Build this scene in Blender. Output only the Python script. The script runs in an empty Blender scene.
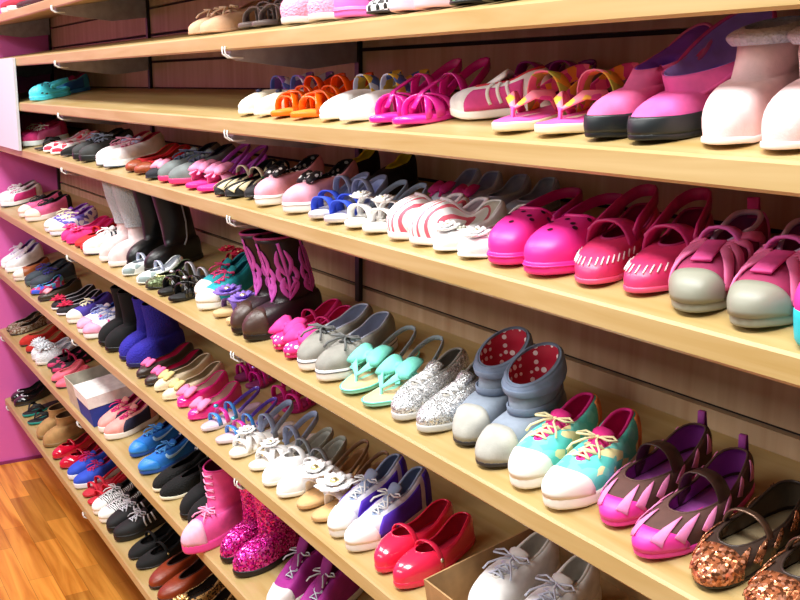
import bpy, math, random
from math import sin, cos, pi, radians
from mathutils import Vector, Matrix
random.seed(7)
SC = bpy.context.scene
COL = SC.collection

# ------------------------------------------------------------------ camera
CAM = Vector((2.86262, -0.65821, 1.25281))
RT = Vector((0.52255203, 0.85257585, 0.00733507))
UP = Vector((-0.18043582, 0.10217444, 0.97826545))
FW = Vector((-0.83329604, 0.51251811, -0.20722669))
FPX = 997.66
cd = bpy.data.cameras.new('camera'); cam = bpy.data.objects.new('camera', cd); COL.objects.link(cam)
cd.sensor_width = 36; cd.lens = 36 * FPX / 800; cd.clip_start = .02
cam.matrix_world = Matrix(((RT.x, UP.x, -FW.x, CAM.x), (RT.y, UP.y, -FW.y, CAM.y), (RT.z, UP.z, -FW.z, CAM.z), (0, 0, 0, 1)))
SC.camera = cam
# ------------------------------------------------------------------ light
SC.view_settings.view_transform = 'Standard'; SC.view_settings.look = 'None'
SC.view_settings.gamma = 1; SC.view_settings.exposure = 0.8
w = bpy.data.worlds.new('world'); SC.world = w; w.use_nodes = True
bg = w.node_tree.nodes['Background']; bg.inputs[0].default_value = (1, .97, .94, 1); bg.inputs[1].default_value = 0.11
def area(name, loc, rot, sx, sy, e, c=(1, .99, .96)):
    l = bpy.data.lights.new(name, 'AREA'); l.shape = 'RECTANGLE'; l.size = sx; l.size_y = sy; l.energy = e; l.color = c
    o = bpy.data.objects.new(name, l); COL.objects.link(o); o.location = loc; o.rotation_euler = rot; return o
area('front_fill_light', (2.1, -.86, 2.7), (radians(16), 0, 0), 2.4, .5, 60)
area('front_fill_light', (-0.5, -.9, 2.7), (radians(16), 0, 0), 1.8, .5, 28)
area('front_fill_light', (0.9, -3.0, 2.6), (radians(55), 0, 0), 3.4, .6, 34)  # weak front fill added for shoe fronts and walls, standing for unseen store fixtures

# ------------------------------------------------------------------ materials
def lin(h):
    h = h.lstrip('#'); v = [int(h[i:i+2], 16) / 255 for i in (0, 2, 4)]
    return tuple(((c / 12.92) if c <= .04045 else ((c + .055) / 1.055) ** 2.4) for c in v) + (1,)
MC = {}
def mat(spec):
    """'hex' | 'kind:hex[:hex2]' kinds: cloth, patent, rubber, metal, glitter, sequin, dots, zebra, floral, stripes, leopard, fuzzy, plaid"""
    if spec in MC: return MC[spec]
    p = spec.split(':'); kind = p[0] if len(p) > 1 else 'cloth'; c = lin(p[1] if len(p) > 1 else p[0]); c2 = lin(p[2]) if len(p) > 2 else (1, 1, 1, 1)
    m = bpy.data.materials.new(kind + '_' + (p[1] if len(p) > 1 else p[0])); m.use_nodes = True
    nt = m.node_tree; b = nt.nodes['Principled BSDF']; N = nt.nodes.new; K = nt.links.new
    b.inputs['Base Color'].default_value = c
    b.inputs['Roughness'].default_value = {'cloth': .75, 'patent': .12, 'rubber': .42, 'metal': .3, 'glitter': .3, 'sequin': .22, 'leather': .38, 'suede': .95, 'fuzzy': .95, 'jelly': .2, 'silver': .33}.get(kind, .6)
    tc = N('ShaderNodeTexCoord')
    def tex(t, **kw):
        n = N(t); K(tc.outputs['Object'], n.inputs['Vector'])
        for a, v in kw.items(): n.inputs[a].default_value = v
        return n
    def ramp(src, stops, interp='CONSTANT'):
        r = N('ShaderNodeValToRGB'); r.color_ramp.interpolation = interp; e = r.color_ramp.elements
        e[0].position, e[0].color = stops[0]; e[1].position, e[1].color = stops[1]
        for q, cc in stops[2:]:
            x = e.new(q); x.color = cc
        K(src, r.inputs[0]); return r
    def bump(src, st, d=.001):
        u = N('ShaderNodeBump'); u.inputs['Strength'].default_value = st; u.inputs['Distance'].default_value = d
        K(src, u.inputs['Height']); K(u.outputs[0], b.inputs['Normal'])
    if kind in ('cloth', 'suede', 'fuzzy', 'leather', 'rubber'):
        n = tex('ShaderNodeTexNoise', Scale={'cloth': 900, 'suede': 500, 'fuzzy': 260, 'leather': 160, 'rubber': 60}[kind], Detail=2)
        bump(n.outputs['Fac'], {'fuzzy': 1, 'rubber': .1}.get(kind, .35), {'fuzzy': .004}.get(kind, .0008))
        if kind in ('cloth', 'suede', 'leather'):
            n2 = tex('ShaderNodeTexNoise', Scale=45, Detail=3)
            d = tuple(x * .8 for x in c[:3]) + (1,)
            r = ramp(n2.outputs['Fac'], [(.35, d), (.65, c)], 'LINEAR'); K(r.outputs[0], b.inputs['Base Color'])
    if kind in ('metal', 'silver'):
        b.inputs['Metallic'].default_value = .85 if kind == 'metal' else .45
    if kind == 'patent' or kind == 'jelly':
        b.inputs['Coat Weight'].default_value = .6
    if kind in ('glitter', 'sequin'):
        v = tex('ShaderNodeTexVoronoi', Scale=900 if kind == 'glitter' else 330)
        d = tuple(x * .35 for x in c[:3]) + (1,); l = tuple(min(1, x * 1.3 + .12) for x in c[:3]) + (1,)
        sp = N('ShaderNodeSeparateColor'); K(v.outputs['Color'], sp.inputs[0])
        r = ramp(sp.outputs[0], [(0, d), (.3, c), (.75, l)]); K(r.outputs[0], b.inputs['Base Color'])
        b.inputs['Metallic'].default_value = .6
        mx = N('ShaderNodeVectorMath'); mx.operation = 'SUBTRACT'; K(v.outputs['Color'], mx.inputs[0]); mx.inputs[1].default_value = (.5, .5, .5)
        sc = N('ShaderNodeVectorMath'); sc.operation = 'SCALE'; K(mx.outputs[0], sc.inputs[0]); sc.inputs['Scale'].default_value = .9
        g = N('ShaderNodeNewGeometry'); ad = N('ShaderNodeVectorMath'); K(g.outputs['Normal'], ad.inputs[0]); K(sc.outputs[0], ad.inputs[1])
        no = N('ShaderNodeVectorMath'); no.operation = 'NORMALIZE'; K(ad.outputs[0], no.inputs[0]); K(no.outputs[0], b.inputs['Normal'])
    if kind == 'dots':
        v = tex('ShaderNodeTexVoronoi', Scale=95, Randomness=.25)
        r = ramp(v.outputs['Distance'], [(0, c2), (.34, c)]); K(r.outputs[0], b.inputs['Base Color'])
    if kind == 'leopard':
        v = tex('ShaderNodeTexVoronoi', Scale=110)
        r = ramp(v.outputs['Distance'], [(0, c), (.28, c2), (.5, c)]); K(r.outputs[0], b.inputs['Base Color'])
    if kind == 'zebra' or kind == 'stripes':
        v = tex('ShaderNodeTexWave', Scale=55 if kind == 'zebra' else 42, Distortion=6 if kind == 'zebra' else 0, Detail=1)
        v.bands_direction = 'Y' if kind == 'zebra' else 'X'
        r = ramp(v.outputs['Fac'], [(0, c), (.55 if kind == 'zebra' else .72, c2)]); K(r.outputs[0], b.inputs['Base Color'])
    if kind == 'floral':
        v = tex('ShaderNodeTexVoronoi', Scale=75); sp = N('ShaderNodeSeparateColor'); K(v.outputs['Color'], sp.inputs[0])
        c3 = lin(p[3]) if len(p) > 3 else c2
        r = ramp(sp.outputs[0], [(0, c), (.5, c2), (.78, c3)]); K(r.outputs[0], b.inputs['Base Color'])
    if kind == 'plaid':
        v = tex('ShaderNodeTexChecker', Scale=130); v.inputs['Color1'].default_value = c; v.inputs['Color2'].default_value = c2
        K(v.outputs['Color'], b.inputs['Base Color'])
    MC[spec] = m; return m

def wood(name, ca, cb, scale, rough=.4, axis=0, planks=None):
    m = bpy.data.materials.new(name); m.use_nodes = True; nt = m.node_tree; b = nt.nodes['Principled BSDF']; N = nt.nodes.new; K = nt.links.new
    tc = N('ShaderNodeTexCoord'); mp = N('ShaderNodeMapping'); K(tc.outputs['Object'], mp.inputs[0])
    s = [scale] * 3; s[axis] = scale * .07; mp.inputs['Scale'].default_value = s
    n = N('ShaderNodeTexNoise'); n.inputs['Scale'].default_value = 1; n.inputs['Detail'].default_value = 6; n.inputs['Distortion'].default_value = .8; K(mp.outputs[0], n.inputs['Vector'])
    r = N('ShaderNodeValToRGB'); e = r.color_ramp.elements; e[0].position = .32; e[0].color = lin(ca); e[1].position = .68; e[1].color = lin(cb)
    K(n.outputs['Fac'], r.inputs[0]); out = r.outputs[0]
    if planks:
        br = N('ShaderNodeTexBrick'); K(tc.outputs['Object'], br.inputs['Vector'])
        mp2 = N('ShaderNodeMapping'); K(tc.outputs['Object'], mp2.inputs[0]); mp2.inputs['Rotation'].default_value = (0, 0, planks); K(mp2.outputs[0], br.inputs['Vector'])
        K(mp2.outputs[0], mp.inputs[0])
        for k, v in (('Scale', 1), ('Brick Width', .42), ('Row Height', .072), ('Mortar Size', .0007), ('Bias', 0)): br.inputs[k].default_value = v
        br.offset = .37; br.inputs['Color1'].default_value = (.62, .62, .62, 1); br.inputs['Color2'].default_value = (1.25, 1.25, 1.25, 1); br.inputs['Mortar'].default_value = (.45, .45, .45, 1)
        mx = N('ShaderNodeMix'); mx.data_type = 'RGBA'; mx.blend_type = 'MULTIPLY'; mx.inputs[0].default_value = 1
        K(out, mx.inputs[6]); K(br.outputs['Color'], mx.inputs[7]); out = mx.outputs[2]
    K(out, b.inputs['Base Color']); b.inputs['Roughness'].default_value = rough
    return m

# ------------------------------------------------------------------ mesh helper
class MB:
    def __init__(s): s.v = []; s.f = []; s.fl = set()
    def grid(s, rows, cu=False, cap0=False, cap1=False):
        """rows: list of equal-length point lists; cu closes each row"""
        b = len(s.v); n = len(rows[0])
        for r in rows: s.v += [tuple(p) for p in r]
        for i in range(len(rows) - 1):
            for j in range(n if cu else n - 1):
                k = (j + 1) % n
                s.f.append((b + i*n + j, b + i*n + k, b + (i+1)*n + k, b + (i+1)*n + j))
        if cap0: s.f.append(tuple(b + j for j in range(n))[::-1])
        if cap1: s.f.append(tuple(b + (len(rows)-1)*n + j for j in range(n)))
        return s
    def box(s, lo, hi, flat=True):
        b = len(s.v); (x0, y0, z0), (x1, y1, z1) = lo, hi
        s.v += [(x0,y0,z0),(x1,y0,z0),(x1,y1,z0),(x0,y1,z0),(x0,y0,z1),(x1,y0,z1),(x1,y1,z1),(x0,y1,z1)]
        for q in ((3,2,1,0),(4,5,6,7),(0,1,5,4),(1,2,6,5),(2,3,7,6),(3,0,4,7)):
            s.fl.add(len(s.f)); s.f.append(tuple(b + i for i in q))
        return s
    def prism(s, poly, a, h, ax=2):
        """extrude closed 2D poly from a to h along axis ax"""
        b = len(s.v); n = len(poly)
        for z in (a, h):
            for (x, y) in poly:
                s.v.append({2: (x, y, z), 0: (z, x, y), 1: (x, z, y)}[ax])
        for i in range(n):
            k = (i + 1) % n; s.fl.add(len(s.f)); s.f.append((b+i, b+k, b+n+k, b+n+i))
        s.fl.add(len(s.f)); s.f.append(tuple(b+i for i in range(n))[::-1]); s.fl.add(len(s.f)); s.f.append(tuple(b+n+i for i in range(n)))
        return s
    def tube(s, path, r, n=6, close=False, flat=1.0):
        P = [Vector(p) for p in path]; rows = []
        m = len(P)
        ref = Vector((0, 0, 1))
        for i, p in enumerate(P):
            t = (P[(i+1) % m] - P[i-1]) if close else (P[min(i+1, m-1)] - P[max(i-1, 0)])
            t = t.normalized() if t.length > 1e-9 else Vector((1, 0, 0))
            a = ref - t * ref.dot(t)
            if a.length < .2: a = Vector((1, 0, 0)) - t * t.x
            a.normalize(); c = t.cross(a)
            rr = r[i] if isinstance(r, (list, tuple)) else r
            rows.append([p + (c * cos(2*pi*k/n) + a * flat * sin(2*pi*k/n)) * rr for k in range(n)])
        if close: rows.append(rows[0])
        s.grid(rows, True, not close, not close); return s
    def ribbon(s, path, wd, w, th, bulge=0, close=False):
        """flat strap: path points, wd width direction (vector or list), w width (or list), th thickness"""
        P = [Vector(p) for p in path]; m = len(P); rows = []
        for i, p in enumerate(P):
            t = (P[(i+1) % m] - P[i-1]) if close else (P[min(i+1, m-1)] - P[max(i-1, 0)]); t.normalize()
            d = Vector(wd[i] if isinstance(wd, list) else wd); d = (d - t * d.dot(t)).normalized(); nn = t.cross(d)
            ww = (w[i] if isinstance(w, list) else w) / 2; h = th / 2
            rows.append([p - d*ww*.9 + nn*h, p + nn*(h + bulge), p + d*ww*.9 + nn*h, p + d*ww, p + d*ww*.9 - nn*h, p - nn*h, p - d*ww*.9 - nn*h, p - d*ww])
        if close: rows.append(rows[0])
        s.grid(rows, True, not close, not close); return s
    def ball(s, c, r, sx=1, sy=1, sz=1, n=8, m=5, rot=None):
        rows = []
        for i in range(m + 1):
            a = pi * i / m; q = []
            for k in range(n):
                v = Vector((sin(a)*cos(2*pi*k/n)*sx*r, sin(a)*sin(2*pi*k/n)*sy*r, cos(a)*sz*r))
                if rot: v = rot @ v
                q.append(Vector(c) + v)
            rows.append(q)
        s.grid(rows, True); return s
    def build(s, name, m, parent=None, smooth=True):
        me = bpy.data.meshes.new(name); me.from_pydata(s.v, [], s.f)
        if isinstance(m, str): m = mat(m)
        me.materials.append(m)
        if smooth: me.polygons.foreach_set('use_smooth', [i not in s.fl for i in range(len(s.f))])
        me.validate(); me.update()
        import bmesh
        bm = bmesh.new(); bm.from_mesh(me); bmesh.ops.remove_doubles(bm, verts=bm.verts, dist=1e-6); bmesh.ops.recalc_face_normals(bm, faces=bm.faces); bm.to_mesh(me); bm.free()
        o = bpy.data.objects.new(name, me); COL.objects.link(o)
        if parent: o.parent = parent
        return o
def tag(o, label, cat, group=None):
    o['label'] = label; o['category'] = cat
    if group: o['group'] = group
    return o
def empty(name, loc, rot=(0, 0, 0)):
    o = bpy.data.objects.new(name, None); COL.objects.link(o); o.location = loc; o.rotation_euler = rot; o.empty_display_size = .02; return o

# ------------------------------------------------------------------ layout numbers
DEP = .2637; SLO = .04776; TH = .027; XW = -1.2247; XE = 3.05
ZS = dict(T=1.45815, A=1.3136, B=1.17388, C=1.02532, D=.77854, E=.53308, F=.28501, G=0.0)
ANG = math.atan2(SLO, DEP); FLOOR = -.246; CEIL = 2.4
def proj(p):
    d = Vector(p) - CAM; q = d.dot(FW); return 400 + FPX*d.dot(RT)/q, 300 - FPX*d.dot(UP)/q
def shelf_pt(sh, px, y, py=None):
    k = SLO / DEP
    if py is None:                       # x on the line y=const of that shelf's top that shows at px
        lo, hi = -1.3, 2.75
        for _ in range(50):
            mid = (lo + hi) / 2
            if proj((mid, y, ZS[sh] + TH + k*y))[0] < px: lo = mid
            else: hi = mid
        return Vector((lo, y, ZS[sh] + TH + k*y))
    d = FW*FPX + RT*(px-400) - UP*(py-300)
    u = (ZS[sh] + TH + k*CAM.y - CAM.z) / (d.z - k*d.y); return CAM + d*u

# ------------------------------------------------------------------ the setting
def structure(o): o['kind'] = 'structure'; return o
M_SH = wood('maple_melamine', 'A88C54', 'BAA272', 40, .38, 0)
M_SL = wood('slatwall_wood', 'B4916E', 'C8AA88', 30, .55, 2)
M_GR = mat('cloth:2A1A14')
M_FL = wood('oak_floor', 'AC6418', 'E8A044', 26, .3, 0, planks=.0001)
M_PK = mat('rubber:E46CBC')
# back wall: slat boards with dark grooves
P0 = ZS['B'] + TH + SLO; SP = .0735
m = MB(); g = MB()
n0 = int((FLOOR - P0) / SP) - 1
for i in range(n0, 20):
    a = P0 + i*SP + .0035; b = P0 + (i+1)*SP - .0035
    a = max(a, FLOOR); b = min(b, CEIL)
    if b - a > .005: m.box((XW, DEP, a), (XE, DEP + .012, b))
wb = structure(m.build('wall_back', M_SL))
g.box((XW, DEP + .012, FLOOR), (XE, DEP + .06, CEIL)); structure(g.build('trim_1', M_GR))
structure(MB().box((XW - .05, -3.2, FLOOR), (XW, DEP + .06, CEIL)).build('wall_left', M_PK))
structure(MB().box((XW - .05, -3.2, FLOOR - .05), (3.6, DEP + .06, FLOOR)).build('floor', M_FL))
structure(MB().box((XW, -3.2, FLOOR), (XW + .008, DEP, FLOOR + .012)).build('baseboard_left', 'rubber:8C2F6A'))

def shelf(sh, place):
    z = ZS[sh]; p = []
    r = .003
    prof = [(r, 0), (0, r), (0, TH - r), (r, TH), (DEP - .001, TH + SLO), (DEP - .001, SLO)]
    m = MB().prism([(a, z + b) for a, b in prof], XW + .002, XE - .02, 0)
    o = m.build('shelf_board', M_SH)
    tag(o, 'long sloping maple shelf board, ' + place, 'shelf', 'maple shelf boards'); return o
PL = dict(T='cut off by the top left corner', A='second from the top, starting by the white panel', B='third from the top, holding the orange sandals', C='holding the magenta clogs, white sandals at its middle',
          D='holding the grey ankle boots and purple flame boots', E='holding the white sandals and cardboard box', F='holding the white shoebox and pink lace boot', G='lowest one, just above the wood floor')
for s in ZS: shelf(s, PL[s])
# standards and brackets
for i, (X, wh) in enumerate(((XW + .02, 'in the corner against the pink wall'), (0, 'left of the tan moccasins'), (1.22, 'behind the middle of the picture'))):
    m = MB(); z = FLOOR + .02
    m.box((X - .0075, DEP - .009, FLOOR + .02), (X + .0075, DEP - .0005, CEIL - .1))
    o = m.build('wall_upright', 'rubber:1E1A1C')
    tag(o, 'dark metal upright ' + wh, 'upright', 'wall uprights')
WORD = dict(T='topmost', A='second', B='third', C='fourth', D='fifth', E='sixth', F='seventh', G='lowest')
for X, wh in ((XW + .045, 'corner column by pink wall'), (0, 'left column'), (1.22, 'middle column')):
    for s in ZS:
        if X > 1 and s in 'FGT': continue
        z = ZS[s]
        prof = [(.006, -.004), (DEP - .009, SLO - .004), (DEP - .009, SLO - .062), (DEP*.6, SLO*.5 - .052), (.02, -.016), (.008, -.012)]
        m = MB().prism([(a, z + b) for a, b in prof], X - .0015, X + .0015, 0)
        m.prism([(.006, z - .0002), (DEP - .009, z + SLO*.966 - .0002), (DEP - .009, z + SLO*.966 - .0035), (.006, z - .0035)], X - .011, X + .011, 0)
        o = m.build('shelf_bracket', 'leather:A8A4AE')
        c = MB()
        for q in (-.006, .006):
            c.tube([(X + q, -.002, z + .007), (X + q, -.0035, z + .002), (X + q, -.003, z - .005), (X + q, .006, z - .011), (X + q, .03, z - .011)], .0016)
        c.build('clip', 'jelly:E8ECEC', o)
        tag(o, f'grey metal bracket with clear front clip, {wh}, under the {WORD[s]} shelf', 'bracket', 'shelf brackets')
# white panel on the left end of the shelves
zc = ZS['C'] + TH; za = ZS['A'] + TH
m = MB().box((XW + .01, -.010, zc - .004), (-.535, -.0015, za - .001))
o = m.build('display_panel', 'rubber:D8DCE4'); tag(o, 'blank white panel fixed across the left shelf ends by pink wall', 'panel')

# ------------------------------------------------------------------ shoes
# local frame of every shoe: toe tip at the origin, heel towards +y, sole on z = 0
def sm(a, b, x):
    t = max(0, min(1, (x - a) / (b - a))); return t*t*(3 - 2*t)
def lerp(a, b, t): return a + (b - a)*t
NP = 30
PH = [2*pi*i/NP for i in range(NP)]
class Last:
    def __init__(s, L=.16, W=.066, side=1, sole=.006, lift=0, o=.35, oe=.955, ht=.035, hm=.03, hh=.04, qw=.72, qf=.8, pt=2.4, bul=.002, ins=.0, pv=.8, rings=None, heel=.8, spring=.004):
        s.__dict__.update(locals()); del s.__dict__['s']
        s.rings = rings or []
    def hw(s, t):
        n = lerp(s.pt, 2.6, sm(0, .6, t)); b = max(0, 1 - abs(2*t - 1)**n)**(1/n)
        m = 1 - (1 - s.heel*.98)*sm(.35, .62, t) + .02*sm(.7, .9, t)
        return s.W/2*b*m
    def cx(s, t): return s.side*s.W*.07*sin(pi*min(1, t*1.15))*(1 - .5*t) - s.side*s.W*.05*(1-sm(0, .35, t))
    def out(s, ph, k=1.0):
        t = (1 - cos(ph))/2
        return Vector((s.cx(t) + (1 if sin(ph) >= 0 else -1)*s.hw(t)*k, s.L*(.5 + (t - .5)*(1 - (1-k)*s.W/s.L)), 0))
    def zs(s, t): return s.sole + s.lift*sm(.35, .9, t)
    def zb(s, t): return s.spring*(1 - sm(0, .22, t))
    def rim(s, ph):
        t = (1 - cos(ph))/2; ty = s.o + (s.oe - s.o)*t
        b = max(0, 1 - abs(2*t - 1)**2.5)**(1/2.5)
        x = s.W/2*s.qw*b*lerp(s.qf, 1, sm(.1, .75, t))*lerp(1, s.heel*.98, sm(.3, .8, ty))
        z = lerp(s.ht, s.hm, sm(0, .45, t)) if t < .5 else lerp(s.hm, s.hh, sm(.5, .95, t))
        return Vector((s.cx(ty) + (1 if sin(ph) >= 0 else -1)*x, s.L*ty, s.zs(ty) + z))
    def pt_(s, ph, v, ins=0.0):
        if v > 1:
            k = min(int(v - 1), len(s.rings) - 1); f = v - 1 - k
            A = s.ring(k - 1, ph) if k > 0 else s.rim(ph)
            B = s.ring(k, ph); p = A.lerp(B, min(1, f))
            if ins: 
                c = Vector((p.x*0 + s.rc(v).x, s.rc(v).y, p.z)); d = (c - p); p = p + d.normalized()*ins
            return p
        t = (1 - cos(ph))/2; P = s.out(ph, .955); Q = s.rim(ph); z0 = s.zs(t)*.85 + s.zb(t)
        a = v*pi/2; h = 1 - cos(a)**1.15; z = sin(a)**s.pv
        p = Vector((lerp(P.x, Q.x, h), lerp(P.y, Q.y, h), lerp(z0, Q.z, z)))
        c = Vector((s.cx(.5), p.y*.8 + s.L*.5*.2, 0)); d = Vector((p.x - c.x, p.y - c.y, 0))
        if d.length > 1e-6: d.normalize()
        p += d*(s.bul*sin(pi*v) - ins)
        if ins: p.z -= ins*.6*sin(a)
        return p
    def rc(s, v):
        k = min(int(v - 1), len(s.rings) - 1); f = v - 1 - k
        B = Vector(s.rings[k][:3]); A = Vector(s.rings[k-1][:3]) if k > 0 else Vector((s.cx(.6), s.L*(s.o + s.oe)/2, 0)); return A.lerp(B, f)
    def ring(s, k, ph):
        xc, yc, z, rx, ry, tl = s.rings[k]
        return Vector((xc + rx*sin(ph), yc - ry*cos(ph), z + tl*cos(ph)))
    def nrm(s, ph, v):
        e = .02; vm = 1 + len(s.rings)
        a = s.pt_(ph + e, v) - s.pt_(ph - e, v); b = s.pt_(ph, min(vm, v + e)) - s.pt_(ph, max(0, v - e))
        n = a.cross(b)
        if n.length < 1e-12: return Vector((0, 0, 1))
        n.normalize(); p = s.pt_(ph, v)
        c = Vector((0, s.L*.5, 0)) if v <= 1 else s.rc(v)
        w = Vector((p.x - c.x, p.y - c.y, (p.z) if v <= 1 else 0))
        return n if n.dot(w) > 0 else -n
    def on(s, ph, v, off): return s.pt_(ph, v) + s.nrm(ph, v)*off
    # ---- parts
    def upper(s, spec, par, name='upper', v1=None, M=9):
        vm = 1 + len(s.rings); rows = [[s.pt_(p, v*1.0) for p in PH] for v in [i/M for i in range(M + 1)]]
        for k in range(len(s.rings)):
            for f in (.34, .67, 1): rows.append([s.pt_(p, 1 + k + f) for p in PH])
        rows = [[Vector((q.x, q.y, q.z)) for q in r] for r in rows]
        rows.append([s.pt_(p, vm, .0022) + Vector((0, 0, .0006)) for p in PH])
        return MB().grid(rows, True).build(name, spec, par)
    def lining(s, spec, par):
        vm = 1 + len(s.rings); vs = [vm]
        for k in range(len(s.rings), 0, -1): vs += [k + .5, k + .02]
        vs += [.99, .85, .6, .35, .15, .05]
        rows = [[s.pt_(p, v, .0022) for p in PH] for v in vs]
        return MB().grid(rows, True).build('lining', spec, par)
    def insole(s, spec, par, k=.9, th=.0015, dz=.0):
        rows = []
        for kk, dd in ((k, 0), (k*.97, th), (k*.6, th), (k*.2, th)):
            rows.append([Vector((q.x, q.y, s.zs((1-cos(p))/2) + s.zb((1-cos(p))/2)*.8 + dd + dz)) for p in PH for q in [s.out(p, kk)]])
        return MB().grid(rows, True, False, True).build('insole', spec, par)
    def soleslab(s, spec, par, k=1.0, name='sole', cup=0.0):
        rows = []
        for kk, f in ((.4, 0), (.93, 0), (.99, .12), (1.0, .3), (1.0, .75), (.985, .95), (.95, 1.0), (.4, 1.0)):
            r = []
            for p in PH:
                t = (1-cos(p))/2; q = s.out(p, k*kk)
                z = s.zb(t) + (s.zs(t) + cup)*f
                if s.lift > .012 and f == 0: z += .5*s.lift*max(0, 1 - abs(t - .55)/.2)**1 if .35 < t < .75 else 0
                r.append(Vector((q.x, q.y, z)))
            rows.append(r)
        return MB().grid(rows, True, True, True).build(name, spec, par)
    def soleline(s, spec, par, f=.6, r=.001, k=1.0):
        path = [Vector((q.x, q.y, s.zb((1-cos(p))/2) + s.zs((1-cos(p))/2)*f)) for p in PH for q in [s.out(p, k*1.003)]]
        return MB().tube(path, r, 5, close=True).build('sole_stripe', spec, par)
    def binding(s, spec, par, r=.0014, name='collar'):
        vm = 1 + len(s.rings)
        return MB().tube([s.pt_(p, vm, .001) + Vector((0, 0, .0004)) for p in PH], r, 6, close=True).build(name, spec, par)
    def patch(s, spec, par, name, p0, p1, v0, v1, off=.0012, n=14, m=6, edge=None):
        """raised panel between angles p0..p1 (0 = toe, pi = heel) and heights v0..v1; edge(u) may lower the top"""
        rows = []
        for i in range(m + 3):
            f = min(1, max(0, (i - 1)/m)); o_ = off if 0 < i < m + 2 else -.0004; r = []
            for j in range(n + 3):
                u = min(1, max(0, (j - 1)/n)); oo = o_ if 0 < j < n + 2 else -.0004
                top = v1 if edge is None else v0 + (v1 - v0)*edge(u)
                r.append(s.on(lerp(p0, p1, u), lerp(v0, top, f), oo))
            rows.append(r)
        return MB().grid(rows).build(name, spec, par)
    def toecap(s, spec, par, ext=.24, v1=.72, off=.0013, name='toe_cap'):
        a = math.acos(1 - 2*ext)
        return s.patch(spec, par, name, -a, a, .0, v1, off, 20, 7, lambda u: max(.12, sin(pi*u)**.45))
    def path_on(s, pts, off=.0014, n=10):
        """pts (phi, v) control points -> smooth surface path"""
        out = []
        for i in range(n + 1):
            f = i/n*(len(pts) - 1); k = min(int(f), len(pts) - 2); u = f - k
            P = [pts[max(0, k-1)], pts[k], pts[k+1], pts[min(len(pts)-1, k+2)]]
            q = [.5*((2*P[1][d]) + (-P[0][d] + P[2][d])*u + (2*P[0][d] - 5*P[1][d] + 4*P[2][d] - P[3][d])*u*u + (-P[0][d] + 3*P[1][d] - 3*P[2][d] + P[3][d])*u**3) for d in (0, 1)]
            out.append((s.on(q[0], q[1], off), s.nrm(q[0], q[1])))
        return out
    def stripe(s, mb, pts, w, off=.0012, th=.0014, n=10):
        pa = s.path_on(pts, off, n); P = [a for a, b in pa]; wd = []
        for i in range(len(P)):
            t = (P[min(i+1, len(P)-1)] - P[max(0, i-1)]).normalized(); wd.append(t.cross(pa[i][1]).normalized())
        return mb.ribbon(P, wd, w, th)
    def over(s, mb, t, h, w, th=.002, t2=None, k=.97, slant=0, zlow=None):
        """strap arching over the foot at station t (t2 = station on the other side)"""
        t2 = t if t2 is None else t2; P = []; W = []
        for i in range(13):
            a = pi*i/12; f = (1 - cos(a))/2; tt = lerp(t, t2, f); hwid = s.hw(tt)*k
            c = cos(a); x = s.cx(tt) + hwid*(abs(c)**.8)*(1 if c > 0 else -1)
            zl = s.zs(tt) if zlow is None else zlow
            P.append((x, s.L*tt, zl*.8 + h*sin(a)**.7)); W.append((0, 1, -.25*sin(a)))
        return mb.ribbon(P, W, w, th, .0004)
    def heelstrap(s, mb, t=.55, h0=.01, h1=.035, w=.008, th=.002, k=.93):
        P = []; a0 = math.acos(1 - 2*t)
        for i in range(15):
            p = lerp(a0, 2*pi - a0, i/14); q = s.out(p, k); f = sin(pi*i/14)**.8
            P.append((q.x, q.y + .002*f, s.zs(t) + lerp(h0, h1, f)))
        return mb.ribbon(P, (0, 0, 1), w, th, .0005)
    def top_pt(s, t, dz=0):
        """point on the vamp centre line at station t (t below the opening)"""
        best = None
        for i in range(21):
            p = s.pt_(0, i/20)
            if best is None or abs(p.y - s.L*t) < abs(best.y - s.L*t): best = p
        return best + Vector((0, 0, dz))
def bow(par, c, size, spec, name='bow', tilt=.5, tails=True):
    m = MB(); c = Vector(c); R = Matrix.Rotation(tilt, 3, 'X')
    for sg in (-1, 1):
        rows = []
        for i in range(7):
            f = i/6; w = size*(.12 + .34*sin(pi*min(1, f*.62 + .08))); th = size*(.06 + .13*sin(pi*f))
            rows.append([c + R @ Vector((sg*size*.55*f, w*cos(a)*(1 if abs(cos(a)) < .99 else 1), th*sin(a) + size*.06)) for a in [2*pi*k/8 for k in range(8)]])
        m.grid(rows, True, True, True)
        if tails: m.ribbon([c + R @ Vector((0, 0, 0)), c + R @ Vector((sg*size*.18, -size*.3, .0)), c + R @ Vector((sg*size*.3, -size*.55, -size*.05))], (1, .3, 0), size*.14, size*.04)
    m.ball(c + R @ Vector((0, 0, size*.08)), size*.13, 1, 1.1, .8)
    return m.build(name, spec, par)
def flower(par, c, size, spec, centre=None, petals=7, name='flower', layers=1):
    m = MB(); c = Vector(c)
    for ly in range(layers):
        for k in range(petals):
            a = 2*pi*k/petals + ly*.4; r = size*(.5 - .18*ly)
            R = Matrix.Rotation(a, 3, 'Z') @ Matrix.Rotation(-.35 - .3*ly, 3, 'Y')
            m.ball(c + Vector((cos(a)*r*.62, sin(a)*r*.62, size*.1*(ly + .6))), r*.55, 1, .62, .22, 8, 4, R)
    o = m.build(name, spec, par)
    if centre: MB().ball(c + Vector((0, 0, size*.16)), size*.13, 1, 1, .7).build('flower_centre', centre, o)
    return o
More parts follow.
